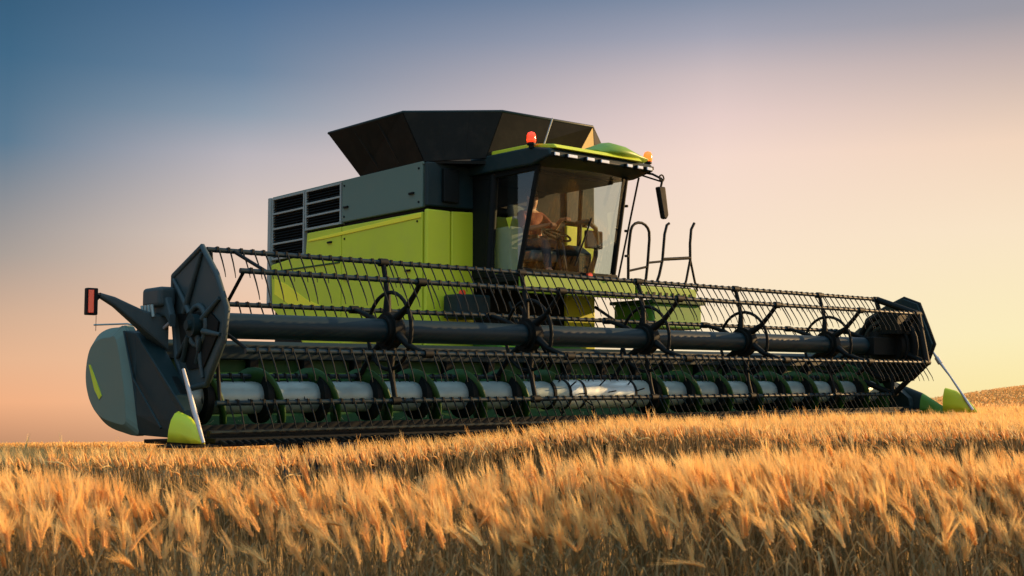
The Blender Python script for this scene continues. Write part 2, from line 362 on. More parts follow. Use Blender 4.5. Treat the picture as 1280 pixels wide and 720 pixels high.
# cutterbar with knife guards
cb=B(); cb.box((UL,-.42,-1.10),(UR,-.05,-1.055)); cb.box((UL,-.30,-1.045),(UR,-.24,-.985)); cb.box((UL,-.12,-1.05),(UR,-.08,-.94))
cb.build('cutterbar',M['black'],hd,.004)
g=B(); n=150
for k in range(n):
    u=UL+.06+k*(UR-UL-.1)/n
    g.loft([[(u-.018,-.40,-1.10),(u+.018,-.40,-1.10),(u+.016,-.40,-1.065),(u-.016,-.40,-1.065)],[(u-.003,-.54,-1.10),(u+.003,-.54,-1.10),(u+.003,-.54,-1.092),(u-.003,-.54,-1.092)]],False)
tag(g.build('knife_guards',M['tineblk'],hd),kind='stuff')
B().prism([(-.44,-1.13),(1.2,-1.16),(1.2,-1.12),(-.44,-1.105)],'u',UL,UR+.1).build('skid_plate',M['black'],hd,.006)
B().box((UL,-.34,-1.005),(UR,-.325,-.99)).build('knife_strip',M['teal'],hd)
# auger
AV,AZ=.55,-.70
B().prism([(-.44,-1.13),(.05,-1.14),(.05,-1.115),(-.44,-1.105)],'u',UL-.36,UL-.003).build('skid_shoe',M['black'],hd,.004)
aug=B().tube([(UL+.05,AV,AZ),(4.75,AV,AZ)],.165,28).tube([(6.45,AV,AZ),(UR-.05,AV,AZ)],.165,28).tube([(4.75,AV,AZ),(6.45,AV,AZ)],.18,28).build('auger',M['steel'],root)
def helix(u0,u1,hand,pitch=.655,ro=.31,ri=.16,ph=0):
    n=int((u1-u0)/pitch*28); vs=[];fs=[]
    for i in range(n+1):
        u=u0+(u1-u0)*i/n; a=hand*2*PI*(u-u0)/pitch+ph
        for r_ in(ri,ro): vs.append((u,AV+r_*math.cos(a),AZ+r_*math.sin(a)))
    for i in range(n): fs.append((2*i,2*i+1,2*i+3,2*i+2))
    return B().add(vs,fs,True)
helix(.10,4.75,1,ph=PI*.5).build('auger_flight',M['dgreen'],aug,solid=.03)
helix(6.45,11.6,1,ph=PI*.5).build('auger_flight',M['dgreen'],aug,solid=.03)
for k in range(7): B().tube([(.14+k*.655,AV,AZ),(.21+k*.655,AV,AZ)],.262,28).build('flight_disc',M['black'],aug)
for k in range(8): B().tube([(6.49+k*.655,AV,AZ),(6.56+k*.655,AV,AZ)],.262,28).build('flight_disc',M['black'],aug)
B().tube([(5.0,AV,AZ),(6.15,AV,AZ)],.184,28).build('finger_drum',M['bsteel'],aug)
for k in range(12):
    for j in range(3):
        u=4.88+k*.13; a=2*PI*j/3+k*.5
        B().tube([(u,AV+.16*math.cos(a),AZ+.16*math.sin(a)),(u,AV+.31*math.cos(a),AZ+.31*math.sin(a))],.009,6).build('auger_finger',M['black'],aug)
for u in(4.75,5.0,5.25,6.15,6.45): B().tube([(u-.02,AV,AZ),(u+.02,AV,AZ)],.19,28).build('auger_band',M['black'],aug)

ch=B()
for k in range(420):
    u=random.uniform(UL+.05,UR-.1); v_=random.uniform(-.30,.25) if random.random()<.6 else random.uniform(.9,1.1); z_=-1.045+.0 if v_<.3 else -.975
    z_+= random.uniform(.0,.02)+ (.06*(v_+.05)/1.1 if v_<.3 and v_>-.05 else 0)
    a=random.uniform(0,PI); l=random.uniform(.03,.13); d=Vector((math.cos(a)*l,math.sin(a)*l*.6,random.uniform(-.01,.05)))
    p_=Vector((u,v_,z_)); q_=Vector((-d.y,d.x,0)).normalized()*.003
    ch.add([p_-q_,p_+q_,p_+d+q_,p_+d-q_],[(0,1,2,3)])
tag(ch.build('chaff',M['chaff'],hd),kind='stuff')
# left side shield
def shield(u0,sgn):
    out=[(2.22,-.48),(2.17,-.22),(2.02,-.06),(1.75,.01),(1.45,.02),(1.20,-.02),(.92,-.60),(.85,-.86),(.86,-1.06),(1.25,-1.05),(1.62,-1.0),(1.90,-.90),(2.12,-.72)]
    s=sgn
    def smooth(P):
        q=[]; n=len(P)
        for i in range(n):
            a,b_,c_,d_=P[i-1],P[i],P[(i+1)%n],P[(i+2)%n]
            for t in (0,.25,.5,.75): q.append(tuple(.5*((2*b_[k])+(-a[k]+c_[k])*t+(2*a[k]-5*b_[k]+4*c_[k]-d_[k])*t*t+(-a[k]+3*b_[k]-3*c_[k]+d_[k])*t**3) for k in(0,1)))
        return q
    out=smooth(out)
    dk=[(1.20,-.02),(.98,-.05),(-.10,-.78),(-.16,-.92),(-.05,-1.08),(.86,-1.06),(.85,-.86),(.92,-.60)]
    c=(1.5,-.52)
    ins=[(c[0]+(p[0]-c[0])*.80,c[1]+(p[1]-c[1])*.80) for p in out]
    b=B().prism(out,'u',u0,u0-s*.10).build('side_shield',M['grey'],root,.02)
    B().prism(out,'u',u0-s*.10,u0-s*.19,off=ins).build('outer_cover',M['grey'],b,.07,seg=5)
    o=[(1.20,-.02),(.98,-.05),(-.02,-.80),(-.05,-.92),(-.02,-1.07),(.86,-1.06),(.85,-.86),(.92,-.60)]
    ub=[u0-s*.10]*1
    # inner dark panel: thick at the grey cover, thin at the front edge
    m=B()
    U1=[u0-s*.13,u0-s*.10,u0-s*.03,u0-s*.02,u0-s*.02,u0-s*.10,u0-s*.13,u0-s*.14]
    n=len(o); m.add([(u0+s*.12,p[0],p[1]) for p in o]+[(U1[i],o[i][0],o[i][1]) for i in range(n)],[tuple(range(n))[::-1],tuple(range(n,2*n))]+[(i,(i+1)%n,(i+1)%n+n,i+n) for i in range(n)])
    m.build('inner_cover',M['teal'],b,.012)
    m=B(); m.tube([(u0-s*.15,1.16,-.03),(u0-s*.15,.90,-.50),(u0-s*.15,.20,-.97)],.012,6); m.build('cover_ridge',M['teal'],b)
    m=B().prism([(1.98,-.36),(1.94,-.36),(1.60,-.68),(1.66,-.72),(1.80,-.62)],'u',u0-s*.19,u0-s*.198); m.build('shield_stripe',M['lime'],b)
    return b
shield(-.22,1)
shield(12.0,-1)
# crop dividers
def divider(u,v0,tip,z0,z1,hw,mats,name='crop_divider'):
    k=[(0,1),(.35,.88),(.7,.55),(.92,.22),(1,.05)]
    def sect(f,q):
        v=v0+(tip-v0)*f; out=[]
        for a in np.linspace(0,PI,9): out.append((u+hw*q*math.cos(a),v,z0+(z1-z0)*q*math.sin(a)))
        return out
    o=B().loft([sect(f,q) for f,q in k if f<=.7]).build(name,mats[0],root)
    B().loft([sect(f,q) for f,q in k if f>=.7]).build('divider_tip',mats[1],o)
    return o
d1=divider(-.29,.0,-.56,-1.09,-.81,.105,(M['lime'],M['lime']))
B().tube([(-.38,-.28,-.42),(-.33,-.42,-.80),(-.30,-.56,-1.08)],[.016,.026,.016],8).build('divider_rod',M['chrome'],d1)
d2=divider(12.10,.95,-.62,-1.06,-.46,.22,(M['teal'],M['green']))
d3=divider(12.16,-.50,-1.02,-1.02,-.64,.10,(M['lime'],M['lime']))
b=B(); b.tube([(12.10,-.30,-.02),(12.1,-.42,-.20),(12.1,-.62,-.46),(12.12,-.97,-.98)],[.010,.028,.016,.024],8); b.tube([(12.1,-.40,-.17),(12.1,-.46,-.26)],.04,8); b.build('divider_rod',M['chrome'],d3)
B().prism([(1.2,-.2),(.5,-.45),(.3,-.75),(.3,-1.05),(1.3,-1.05)],'u',11.75,11.86).build('end_wall',M['dgreen'],hd,.01)
B().prism([(1.3,-.1),(1.0,-.08),(.2,-.62),(.1,-.75),(.1,-1.08),(1.3,-1.05)],'u',-.20,-.12).build('end_wall',M['black'],hd,.01)

# ------------------------------------------------------------------ reel
reel=B().tube([(.03,0,0),(11.55,0,0)],.125,32).build('reel',M['tube'],root)
RR=.75; ANG=[40,100,160,220,280,340]
bars=[(-RR*math.cos(R(a)),RR*math.sin(R(a))) for a in ANG]
spu=[2.05,3.99,5.95,7.88,9.80]
for (bv,bz) in bars:
    b=B().tube([(.02,bv,bz),(11.3,bv,bz)],.026,10)
    b.build('tine_bar',M['tube'],reel)
def spider(u,ring=True):
    b=B(); b.disc((u,0,0),.20,'u',.10,24); b.disc((u,0,0),.16,'u',.2,24)
    for i,(bv,bz) in enumerate(bars):
        r0=Vector((0,bv,bz)).normalized(); t=Vector((0,-r0.z,r0.y))
        pts=[Vector((u,0,0))+r0*.16-t*.02, Vector((u,0,0))+r0*.38+t*.03, Vector((u,0,0))+r0*.58+t*.02, Vector((u,bv,bz))]
        b.tube(pts,[.05,.034,.028,.028],6)
        b.tube([Vector((u-.05,bv,bz)),Vector((u+.05,bv,bz))],.045,10)
    if ring:
        b.tube([(u,.41*math.cos(2*PI*k/30),.41*math.sin(2*PI*k/30)) for k in range(30)],.022,6,True)
    return b.build('spider',M['black'],reel)
for u in spu: spider(u)
# tines
TD=Vector((0,-.63,-.78)).normalized()
def tine_mb(b,u,v,z):
    s=Vector((0,v,z)); s.x=u
    pts=[s+Vector((.0,.0,.035)),s+Vector((.012,-.03,-.01)),s+TD*.15+Vector((.008,-.012,0)),s+TD*.28+Vector((.0,.0,0)),s+TD*.35+Vector((0,.022,-.006))]
    b.tube(pts,[.007,.009,.0075,.006,.004],5)
    b.box((u-.011,v-.030,z-.024),(u+.011,v+.026,z+.032))
pos=[]
n=88
for (bv,bz) in bars:
    for k in range(n):
        u=.12+k*(11.15-.12)/(n-1)+random.uniform(-.012,.012)
        if min(abs(u-q) for q in spu)<.05: u+=.07
        pos.append((u,bv,bz))
pos.sort(key=lambda p:p[0]+.8*p[1])
b=B(); tine_mb(b,*[pos[0][0],pos[0][1],pos[0][2]])
t0=b.build('tine',M['tineblk'],reel,origin=pos[0])
for p in pos[1:100]:
    c=t0.copy(); C.objects.link(c); c.parent=reel; c.location=(p[0]-RU,p[1]-RV,p[2]+RZ); c.rotation_euler=(random.uniform(-.05,.05),0,random.uniform(-.06,.06))
b=B()
for p in pos[100:]: tine_mb(b,*p)
tag(b.build('tine',M['tineblk'],reel),kind='stuff')
# left end plate
pl=[(.12,.76),(-.2,.47),(-.43,.14),(-.37,-.16),(-.04,-.56),(.30,-.60),(.48,-.55),(.64,-.32),(.76,.2),(.76,.52)]
ep=B().prism(pl,'u',-.035,-.005).build('end_plate',M['plate'],reel,.006)
b=B(); b.tube([(-.03,p[0],p[1]) for p in pl],.032,6,True)
b.build('plate_rim',M['plate'],ep)
b=B()
for q in((.12,.72),(.74,.48),(-.38,.10)): pass
for a_,b_ in(((.10,.70),(.44,.14)),((.72,.48),(.30,.12)),((-.30,.24),(.02,.06)),((.02,-.50),(.12,-.1)),((.60,-.30),(.32,-.1)),((-.34,-.10),(.0,-.06))):
    b.tube([(-.05,a_[0],a_[1]),(-.06,b_[0],b_[1])],[.02,.034],6)
b.tube([(-.05,.15+.19*math.cos(a),.0+.19*math.sin(a)) for a in np.linspace(0,2*PI,21)[:-1]],.03,6,True)
b.build('plate_brace',M['plate'],ep)
B().prism([(-.10,.13),(-.30,.02),(-.26,-.12),(0,-.40),(.34,-.42),(.5,-.2),(.6,.13)],'u',-.055,-.037).build('hub_recess',M['black'],ep)
b=B(); b.disc((-.08,.15,0),.11,'u',.1,20); b.disc((-.14,.15,0),.05,'u',.06,12); b.tube([(-.07,.30,-.10),(-.07,.42,-.34)],.03); b.tube([(-.07,.02,-.12),(-.07,.12,-.36)],.022); b.build('hub',M['teal'],ep)
# bars' back edge: short cranks at left end
b=B()
for (bv,bz) in bars: b.tube([(.06,bv,bz),(.06,0,0)],.018,6)
b.tube([(.06,bars[0][0],bars[0][1]),(.3,bars[0][0],bars[0][1]),(.3,bars[1][0],bars[1][1])],.018,6)
b.build('crank_ring',M['black'],reel)
# right end drive
pr=[(-.60,.03),(-.50,.30),(-.36,.66),(-.10,.76),(.25,.62),(.58,.45),(.70,.05),(.55,-.35),(.37,-.54),(-.21,-.50),(-.46,-.28)]
ep2=B().prism(pr,'u',11.64,11.70).build('end_plate',M['teal'],reel,.008)
b=B(); b.tube([(11.71,p[0],p[1]) for p in pr],.035,6,True)
for p in pr[::2]: b.tube([(11.72,p[0]*.95,p[1]*.95),(11.72,0,0)],.03,6)
b.build('plate_rim',M['black'],ep2)
b=B(); b.disc((11.35,0,0),.30,'u',.10,24); b.tube([(11.35,.5*math.cos(a),.5*math.sin(a)) for a in np.linspace(0,2*PI,25)[:-1]],.05,6,True)
b.box((11.1,-.35,.18),(11.6,-.05,.48)); b.box((10.7,-.20,-.14),(11.62,.16,.13)); b.disc((10.98,.0,.17),.09,'z',.10,14)
b.build('reel_drive',M['black'],reel,.01)
b=B(); b.tube([(11.33,.38*math.cos(a),.38*math.sin(a)) for a in np.linspace(0,2*PI,25)[:-1]],.03,6,True)
for (bv,bz) in bars: b.tube([(11.28,bv,bz),(11.35,bv*.5,bz*.5)],.04,6); b.tube([(11.22,bv,bz),(11.36,bv,bz)],.045,8)
b.tube([(11.3,bars[0][0],bars[0][1]),(11.3,bars[1][0],bars[1][1])],.05,8); b.tube([(11.3,bars[0][0],bars[0][1]),(11.3,bars[5][0],bars[5][1])],.05,8); b.tube([(11.3,bars[4][0],bars[4][1]),(11.3,bars[5][0],bars[5][1])],.045,8); b.tube([(11.3,bars[3][0],bars[3][1]),(11.3,bars[4][0],bars[4][1])],.045,8)
b.build('crank_ring',M['black'],reel)
# reel arms
def reel_arm(u,s):
    a=B().loft([[(u-.05,1.38,-.30),(u+.05,1.38,-.30),(u+.05,1.38,-.06),(u-.05,1.38,-.06)],[(u-.05,.8,.12),(u+.05,.8,.12),(u+.05,.8,.34),(u-.05,.8,.34)],[(u-.04,.62,.10),(u+.04,.62,.10),(u+.04,.62,.30),(u-.04,.62,.30)],[(u-.03,.52,.0),(u+.03,.52,.0),(u+.03,.52,.12),(u-.03,.52,.12)]],False)
    a=a.build('reel_arm',M['plate'],root,.02)
    B().tube([(u,1.3,-.28),(u,.75,-.02)],.035,10).build('lift_cylinder',M['teal'],a)
    B().tube([(u,.75,-.02),(u,.58,.04)],.018,10).build('cylinder_rod',M['chrome'],a)
    return a
reel_arm(-.14,1); reel_arm(11.86,-1)
for c in((-.14,.72,.32),(-.14,.86,.30),(-.14,.98,.26)): pass
b=B(); b.box((-.24,.62,.20),(-.06,1.05,.40)); b.build('arm_housing',M['plate'],root,.04,seg=3)
b=B()
for k in range(4): b.tube([(-.26,.70+.08*k,.10),(-.27,.72+.08*k,.22)],.018,6)
b.build('hose_coupling',M['steel'],root)
# marker lamp on its outrigger arm
mk=B().loft([[(x,y_,z) for x,y_,z in sec_] for sec_ in (
    [(-.10,.70,-.22),(-.10,.95,-.22),(-.10,.95,.10),(-.10,.70,.10)],
    [(-.35,.74,-.02),(-.35,.90,-.02),(-.35,.90,.17),(-.35,.74,.17)],
    [(-.62,.76,.19),(-.62,.86,.19),(-.62,.86,.285),(-.62,.76,.285)],
    [(-.76,.77,.27),(-.76,.85,.27),(-.76,.85,.32),(-.76,.77,.32)])],False).build('marker_arm',M['plate'],root,.02)
b=B(); b.tube([(-.76,.81,.29),(-.80,.81,.24),(-.83,.81,.26)],.02,6); b.build('lamp_bracket',M['black'],mk)
B().box((-.90,.755,.10),(-.79,.83,.36)).build('marker_lamp',M['black'],mk,.01)
B().box((-.888,.742,.12),(-.835,.756,.34)).build('red_lens',M['red'],mk,.004)
B().tube([(-.79,.8,.10),(-.79,.8,-.05)],.003,4).build('cable',M['black'],mk)
B().tube([(-.55,1.5,.04),(-.30,1.25,.05),(-.12,1.0,-.02)],.01,6).build('stay_rod',M['steel'],mk)

# ================================================================== DRIVER
def skin_body(name,verts,edges,radii,mat,parent,rootv=0,sub=1):
    me=bpy.data.meshes.new(name); me.from_pydata(verts,edges,[])
    o=bpy.data.objects.new(name,me); C.objects.link(o); o.parent=parent
    sk=o.modifiers.new('skin','SKIN')
    for i,r_ in enumerate(radii):
        d=me.skin_vertices[0].data[i]; d.radius=(r_,r_) if not isinstance(r_,tuple) else r_; d.use_root=(i==rootv)
    s=o.modifiers.new('sub','SUBSURF'); s.levels=sub; s.render_levels=sub
    sk.use_smooth_shade=True
    me.materials.append(mat); return o
pu,pv,pz=5.82,2.05,1.27+RZ+ROOT[2]
ploc=(OX+pu*UX+pv*VX, OY+pu*UY+pv*VY, pz)
per=empty('person',ploc,ROTZ)
tag(per,'driver in a rust red shirt seated behind the windscreen of the combine harvester','person')
V_=[(0,0,.10),(0,.03,.30),(0,.04,.48),(0,.02,.60),(0,0,.70),(0,-.01,.80),  # pelvis..head
    (-.18,.03,.52),(-.24,-.12,.30),(-.14,-.38,.32),(-.12,-.46,.33),
    (.18,.03,.52),(.27,-.14,.32),(.15,-.40,.40),(.13,-.48,.42),
    (-.1,-.05,.08),(-.13,-.42,.10),(-.14,-.50,-.30),(-.14,-.62,-.36),
    (.1,-.05,.08),(.13,-.42,.10),(.14,-.50,-.30),(.14,-.62,-.36)]
E_=[(0,1),(1,2),(2,3),(3,4),(4,5),(2,6),(6,7),(7,8),(8,9),(2,10),(10,11),(11,12),(12,13),(0,14),(14,15),(15,16),(16,17),(0,18),(18,19),(19,20),(20,21)]
RAD=[.14,.13,.14,.055,.085,.08,.065,.045,.032,.03,.065,.045,.032,.03,.085,.062,.045,.04,.085,.062,.045,.04]
bod=skin_body('body',V_,E_,RAD,M['skin'],per)
def subset(name,idx,grow,mat):
    mp={a:i for i,a in enumerate(idx)}
    return skin_body(name,[V_[i] for i in idx],[(mp[a],mp[b]) for a,b in E_ if a in mp and b in mp],[RAD[i]+grow for i in idx],mat,per)
subset('shirt',[0,1,2,6,7,10,11],.012,M['shirt'])
subset('trousers',[0,14,15,16,18,19,20],.014,M['trousers'])
def pmesh(name,mb,mat):
    o=mb.build(name,mat,per,origin=(0,0,0)); o.location=(0,0,0); return o
def ball(c,r,n=12,m=8,zmin=-1):
    b=MB(); secs=[]
    for i in range(m+1):
        t=-PI/2+PI*i/m
        if math.sin(t)<zmin: continue
        secs.append([(c[0]+r[0]*math.cos(t)*math.cos(2*PI*k/n)+1e-5,c[1]+r[1]*math.cos(t)*math.sin(2*PI*k/n),c[2]+r[2]*math.sin(t)) for k in range(n)])
    return b.loft(secs)
pmesh('hair',ball((0,.02,.80),(.095,.10,.105),14,10,-.15),M['hair'])
pmesh('nose',ball((0,-.10,.755),(.014,.02,.02),8,6),M['skin'])
for s_ in(-1,1):
    pmesh('eye',ball((s_*.032,-.088,.775),(.012,.008,.009),8,6),M['hair'])
    pmesh('ear',ball((s_*.088,0,.76),(.012,.022,.032),8,6),M['skin'])
for hx,hy,hz,s_ in((-.12,-.46,.33,-1),(.13,-.48,.42,1)):
    b=MB(); b.box((hx-.04,hy-.08,hz-.015),(hx+.04,hy,hz+.018))
    for k in range(4):
        x=hx-.03+.02*k; b.tube([(x,hy-.07,hz),(x,hy-.12,hz+.012),(x,hy-.14,hz-.02),(x,hy-.12,hz-.035)],[.010,.009,.008,.007],6)
    b.tube([(hx-s_*.035,hy-.02,hz),(hx-s_*.065,hy-.05,hz+.01),(hx-s_*.06,hy-.08,hz+.005)],[.012,.010,.008],6)
    o=pmesh('hand',b,M['skin'])

# ================================================================== TERRAIN
def sstep(a,b,x):
    t=np.clip((x-a)/(b-a),0,1); return t*t*(3-2*t)
def ground(x,y):
    x=np.asarray(x,float); y=np.asarray(y,float)
    yy=np.maximum(y,.5); a=x/yy
    s=1-sstep(-.24,.12,a); s=np.where(y<1,.5,s)
    sp=lambda d,k: k*np.logaddexp(0,d/k)
    gl=-.0535*sp(y-6.0,1.2)
    gr=-.05*sstep(7,10,y)-.04*sstep(11,19,y)-.022*np.minimum(sp(y-21,2.),125)
    h=2.6*sstep(.30,.46,a)*sstep(60,150,y)
    gr=gr+h-.03*np.maximum(y-170,0)
    g=s*gl+(1-s)*gr
    n=.018*np.sin(x*1.7+1.3*np.sin(y*.9))+.014*np.sin(y*2.3+x*.6)
    w=np.clip(y/60,0,1)*.35*np.sin(x*.05+y*.031)*(y>25)
    dx,dy=x-OX,y-OY; mu=dx*UX+dy*UY; mv=dx*VX+dy*VY
    fp=sstep(1.5,3.5,mu)*(1-sstep(8,10.5,mu))*sstep(0,2.2,mv)*(1-sstep(7.5,10,mv))
    g=g*(1-fp)+(ROOT[2])*fp
    return g+n+w*sstep(25,70,y)*.6
# polar sheet, denser near
rad=[0]+list(np.geomspace(.6,3000,150)); na=240
vs=[];fs=[]
for i,r_ in enumerate(rad):
    for k in range(na):
        t=2*PI*k/na; x=r_*math.sin(t); y=r_*math.cos(t)
        vs.append((x,y))
xy=np.array(vs); z=ground(xy[:,0],np.where(xy[:,1]>0,xy[:,1],0)); z=np.where(xy[:,1]<1,z*np.clip(xy[:,1],0,1),z)
verts=np.column_stack([xy,z])
for i in range(len(rad)-1):
    for k in range(na):
        fs.append((i*na+k,(i+1)*na+k,(i+1)*na+(k+1)%na,i*na+(k+1)%na))
me=bpy.data.meshes.new('ground'); me.from_pydata(verts.tolist(),[],fs)
for p in me.polygons: p.use_smooth=True
gm,nt,p=newmat('field_soil_and_far_wheat'); N=nt.nodes; L=nt.links
tc=N.new('ShaderNodeTexCoord'); 
def noise(scale,det=8,vec=None,rough=.6):
    q=N.new('ShaderNodeTexNoise'); q.inputs['Scale'].default_value=scale; q.inputs['Detail'].default_value=det; q.inputs['Roughness'].default_value=rough
    L.new(vec or tc.outputs['Object'],q.inputs['Vector']); return q
def ramp(src,stops):
    q=N.new('ShaderNodeValToRGB'); e=q.color_ramp.elements
    while len(e)<len(stops): e.new(.5)
    for el,(pp,c) in zip(e,stops): el.position=pp; el.color=c+(1,)
    L.new(src,q.inputs['Fac']); return q
soil=ramp(noise(9,10).outputs['Fac'],[(.25,(.045,.028,.014)),(.55,(.13,.085,.04)),(.8,(.26,.18,.085))])
mp=N.new('ShaderNodeMapping'); mp.inputs['Scale'].default_value=(.05,.25,1); L.new(tc.outputs['Object'],mp.inputs['Vector'])
far=ramp(noise(1.,10,mp.outputs['Vector'],.75).outputs['Fac'],[(.3,(.40,.20,.055)),(.5,(.62,.33,.10)),(.7,(.74,.44,.15))])
sep=N.new('ShaderNodeSeparateXYZ'); L.new(tc.outputs['Object'],sep.inputs[0])
mr=N.new('ShaderNodeMapRange'); mr.inputs['From Min'].default_value=30; mr.inputs['From Max'].default_value=80; L.new(sep.outputs['Y'],mr.inputs['Value'])
mx=N.new('ShaderNodeMix'); mx.data_type='RGBA'; L.new(mr.outputs['Result'],mx.inputs['Factor']); L.new(soil.outputs[0],mx.inputs['A']); L.new(far.outputs[0],mx.inputs['B'])
L.new(mx.outputs['Result'],p.inputs['Base Color']); p.inputs['Roughness'].default_value=.95; p.inputs['Specular IOR Level'].default_value=.1
bp=N.new('ShaderNodeBump'); bp.inputs['Strength'].default_value=.8; bp.inputs['Distance'].default_value=.06; L.new(noise(14,8).outputs['Fac'],bp.inputs['Height']); L.new(bp.outputs['Normal'],p.inputs['Normal'])
me.materials.append(gm)
go=bpy.data.objects.new('ground',me); C.objects.link(go); tag(go,kind='structure')

# ================================================================== WHEAT
def wheatmat(n,stem,ear,trans):
    m,nt,p=newmat(n); N=nt.nodes; L=nt.links
    at=N.new('ShaderNodeAttribute'); at.attribute_name='tint'
    sp=N.new('ShaderNodeSeparateColor'); L.new(at.outputs['Color'],sp.inputs[0])
    def mix(a,b,f):
        q=N.new('ShaderNodeMix'); q.data_type='RGBA'; L.new(f,q.inputs['Factor'])
        for s_,c in(('A',a),('B',b)):
            if isinstance(c,tuple): q.inputs[s_].default_value=c+(1,)
            else: L.new(c,q.inputs[s_])
        return q.outputs['Result']
    st=mix(*stem,sp.outputs[1]); er=mix(*ear,sp.outputs[1]); col=mix(st,er,sp.outputs[0])
    L.new(col,p.inputs['Base Color']); p.inputs['Roughness'].default_value=.6; p.inputs['Specular IOR Level'].default_value=.3
    t=N.new('ShaderNodeBsdfTranslucent'); L.new(col,t.inputs['Color'])
    ms=N.new('ShaderNodeMixShader'); ms.inputs[0].default_value=trans
    L.new(p.outputs[0],ms.inputs[1]); L.new(t.outputs[0],ms.inputs[2]); L.new(ms.outputs[0],N['Material Output'].inputs['Surface'])
    return m
WM=wheatmat('ripe_wheat',((.18,.14,.055),(.52,.34,.13)),((.86,.47,.13),(.95,.70,.28)),.48)
def make_variant(lod,bend,seed):
    """one stalk of unit height ~.9 m: returns verts, faces(quads/tris as 4-idx), ear flag per vert"""
    r=np.random.default_rng(seed); b=[];f=[];e=[]
    def strip(P,w,side,flag,both=False):
        P=[np.array(p) for p in P]; s=np.array(side)
        o=len(b)
        for i,p_ in enumerate(P):
            b.append(p_-s*w[i]); b.append(p_+s*w[i]); e.extend([flag]*2)
        for i in range(len(P)-1): f.append((o+2*i,o+2*i+1,o+2*i+3,o+2*i+2))
    def tube(P,w,flag,n=3):
        P=[np.array(p) for p in P]; o=len(b)
        for i,p_ in enumerate(P):
            t=(P[min(i+1,len(P)-1)]-P[max(i-1,0)]); t/=np.linalg.norm(t)+1e-9
            a=np.cross(t,[.1,1,.05]); a/=np.linalg.norm(a)+1e-9; c=np.cross(t,a)
            for k in range(n):
                q=2*PI*k/n; b.append(p_+(a*math.cos(q)+c*math.sin(q))*w[i]); e.append(flag)
        for i in range(len(P)-1):
            for k in range(n): f.append((o+i*n+k,o+i*n+(k+1)%n,o+(i+1)*n+(k+1)%n,o+(i+1)*n+k))
    H=.80
    lean=.05+.04*r.random()
    pts=[np.array((lean*(t**2),0,H*t)) for t in np.linspace(0,1,4 if lod<2 else 2)]
    # neck then ear curving over
    ang=math.atan2(2*lean,H); cur=pts[-1].copy(); neck=[cur.copy()]
    steps=3 if lod==0 else 1
    for i in range(steps):
        ang+=bend*.55/steps; cur=cur+np.array((math.sin(ang),0,math.cos(ang)))*(.07/steps); neck.append(cur.copy())
    sw=[.0030,.0027,.0024,.0020] if lod==0 else ([.0040]*4 if lod==1 else [.008]*2)
    if lod<2:
        tube(pts+neck[1:],sw+[.0013 if lod==0 else .003]*steps,0)
    else: strip(pts,sw,(0,1,0),0); 
    EL=(.085 if lod else .070+.040*r.random()); AW=(1 if lod else .8+.7*r.random())
    ear=[cur.copy()]; angs=[ang]; ns=6 if lod==0 else 3
    for i in range(ns):
        ang+=bend*.45/ns; cur=cur+np.array((math.sin(ang),0,math.cos(ang)))*(EL/ns); ear.append(cur.copy()); angs.append(ang)
    if lod==0:
        tube(ear,[.003,.0055,.0065,.0062,.0055,.004,.001],1,4)
        # kernels: two ranks of small spindles
        for i in range(1,ns+1):
            for sd in(-1,1):
                for ph in (0,.5):
                    q=max(0,i-1+ph); j=int(q); fr=q-j; c0=ear[j]*(1-fr)+ear[min(j+1,ns)]*fr; an=angs[j]
                    d=np.array((math.sin(an),0,math.cos(an))); nrm=np.array((math.cos(an),0,-math.sin(an)))
                    side=np.array((0,1,0)) if ph==0 else nrm
                    base=c0+side*sd*.003; tip=c0+d*.017+side*sd*.0075; mid=(base+tip)/2+side*sd*.0025
                    tube([base,mid,tip],[.001,.0035,.0006],1,3)
                    L_=(.055+.035*r.random())*AW
                    a1=tip+d*L_+side*sd*L_*(.08+.11*r.random())+np.array((0,0,-.012*abs(bend)))+(r.random(3)-.5)*.02
                    am=(tip+a1)/2+side*sd*.004
                    w0=.0008; pr_=np.cross(d,side)
                    strip([tip,am,a1],[w0,w0*.9,w0*.2],pr_,1); strip([tip,a1],[w0,w0*.2],side,1)
        # leaves
        for k in range(3):
            h=.22+.30*r.random()+.10*k; az=r.random()*2*PI; d=np.array((math.cos(az),math.sin(az),0)); p0=np.array((lean*(h/H)**2,0,h)); ll=.16+.12*r.random()
            up_=.4+1.1*r.random(); P=[p0,p0+d*ll*.15+np.array((0,0,ll*.5*up_)),p0+d*ll*.4+np.array((0,0,ll*.8*up_)),p0+d*ll*.7+np.array((0,0,ll*.6*up_))]
            strip(P,[.003,.0045,.0035,.0005],np.cross(d,(0,0,1)),0)
    elif lod==1:
        tube(ear,[.004,.010,.009,.002],1,4)
        for k in range(7):
            j=1+k%3; d=np.array((math.sin(angs[j]),0,math.cos(angs[j]))); nrm=np.array((math.cos(angs[j]),0,-math.sin(angs[j])))
            q=2*PI*k/7; side=nrm*math.cos(q)+np.array((0,1,0))*math.sin(q)
            strip([ear[j],ear[j]+d*.10+side*.028+np.array((0,0,-.01))],[.0025,.0006],np.cross(d,side),1)
        az=r.random()*6; d=np.array((math.cos(az),math.sin(az),0)); p0=np.array((0,0,.5)); strip([p0,p0+d*.08+np.array((0,0,.1)),p0+d*.18],[.005,.006,.001],np.cross(d,(0,0,1)),0)
    else:
        tube([ear[0],ear[1],ear[-1]+ (ear[-1]-ear[0])*.6],[.010,.024,.003],1,3)
    return np.array(b),np.array(f,dtype=np.int64),np.array(e,float)
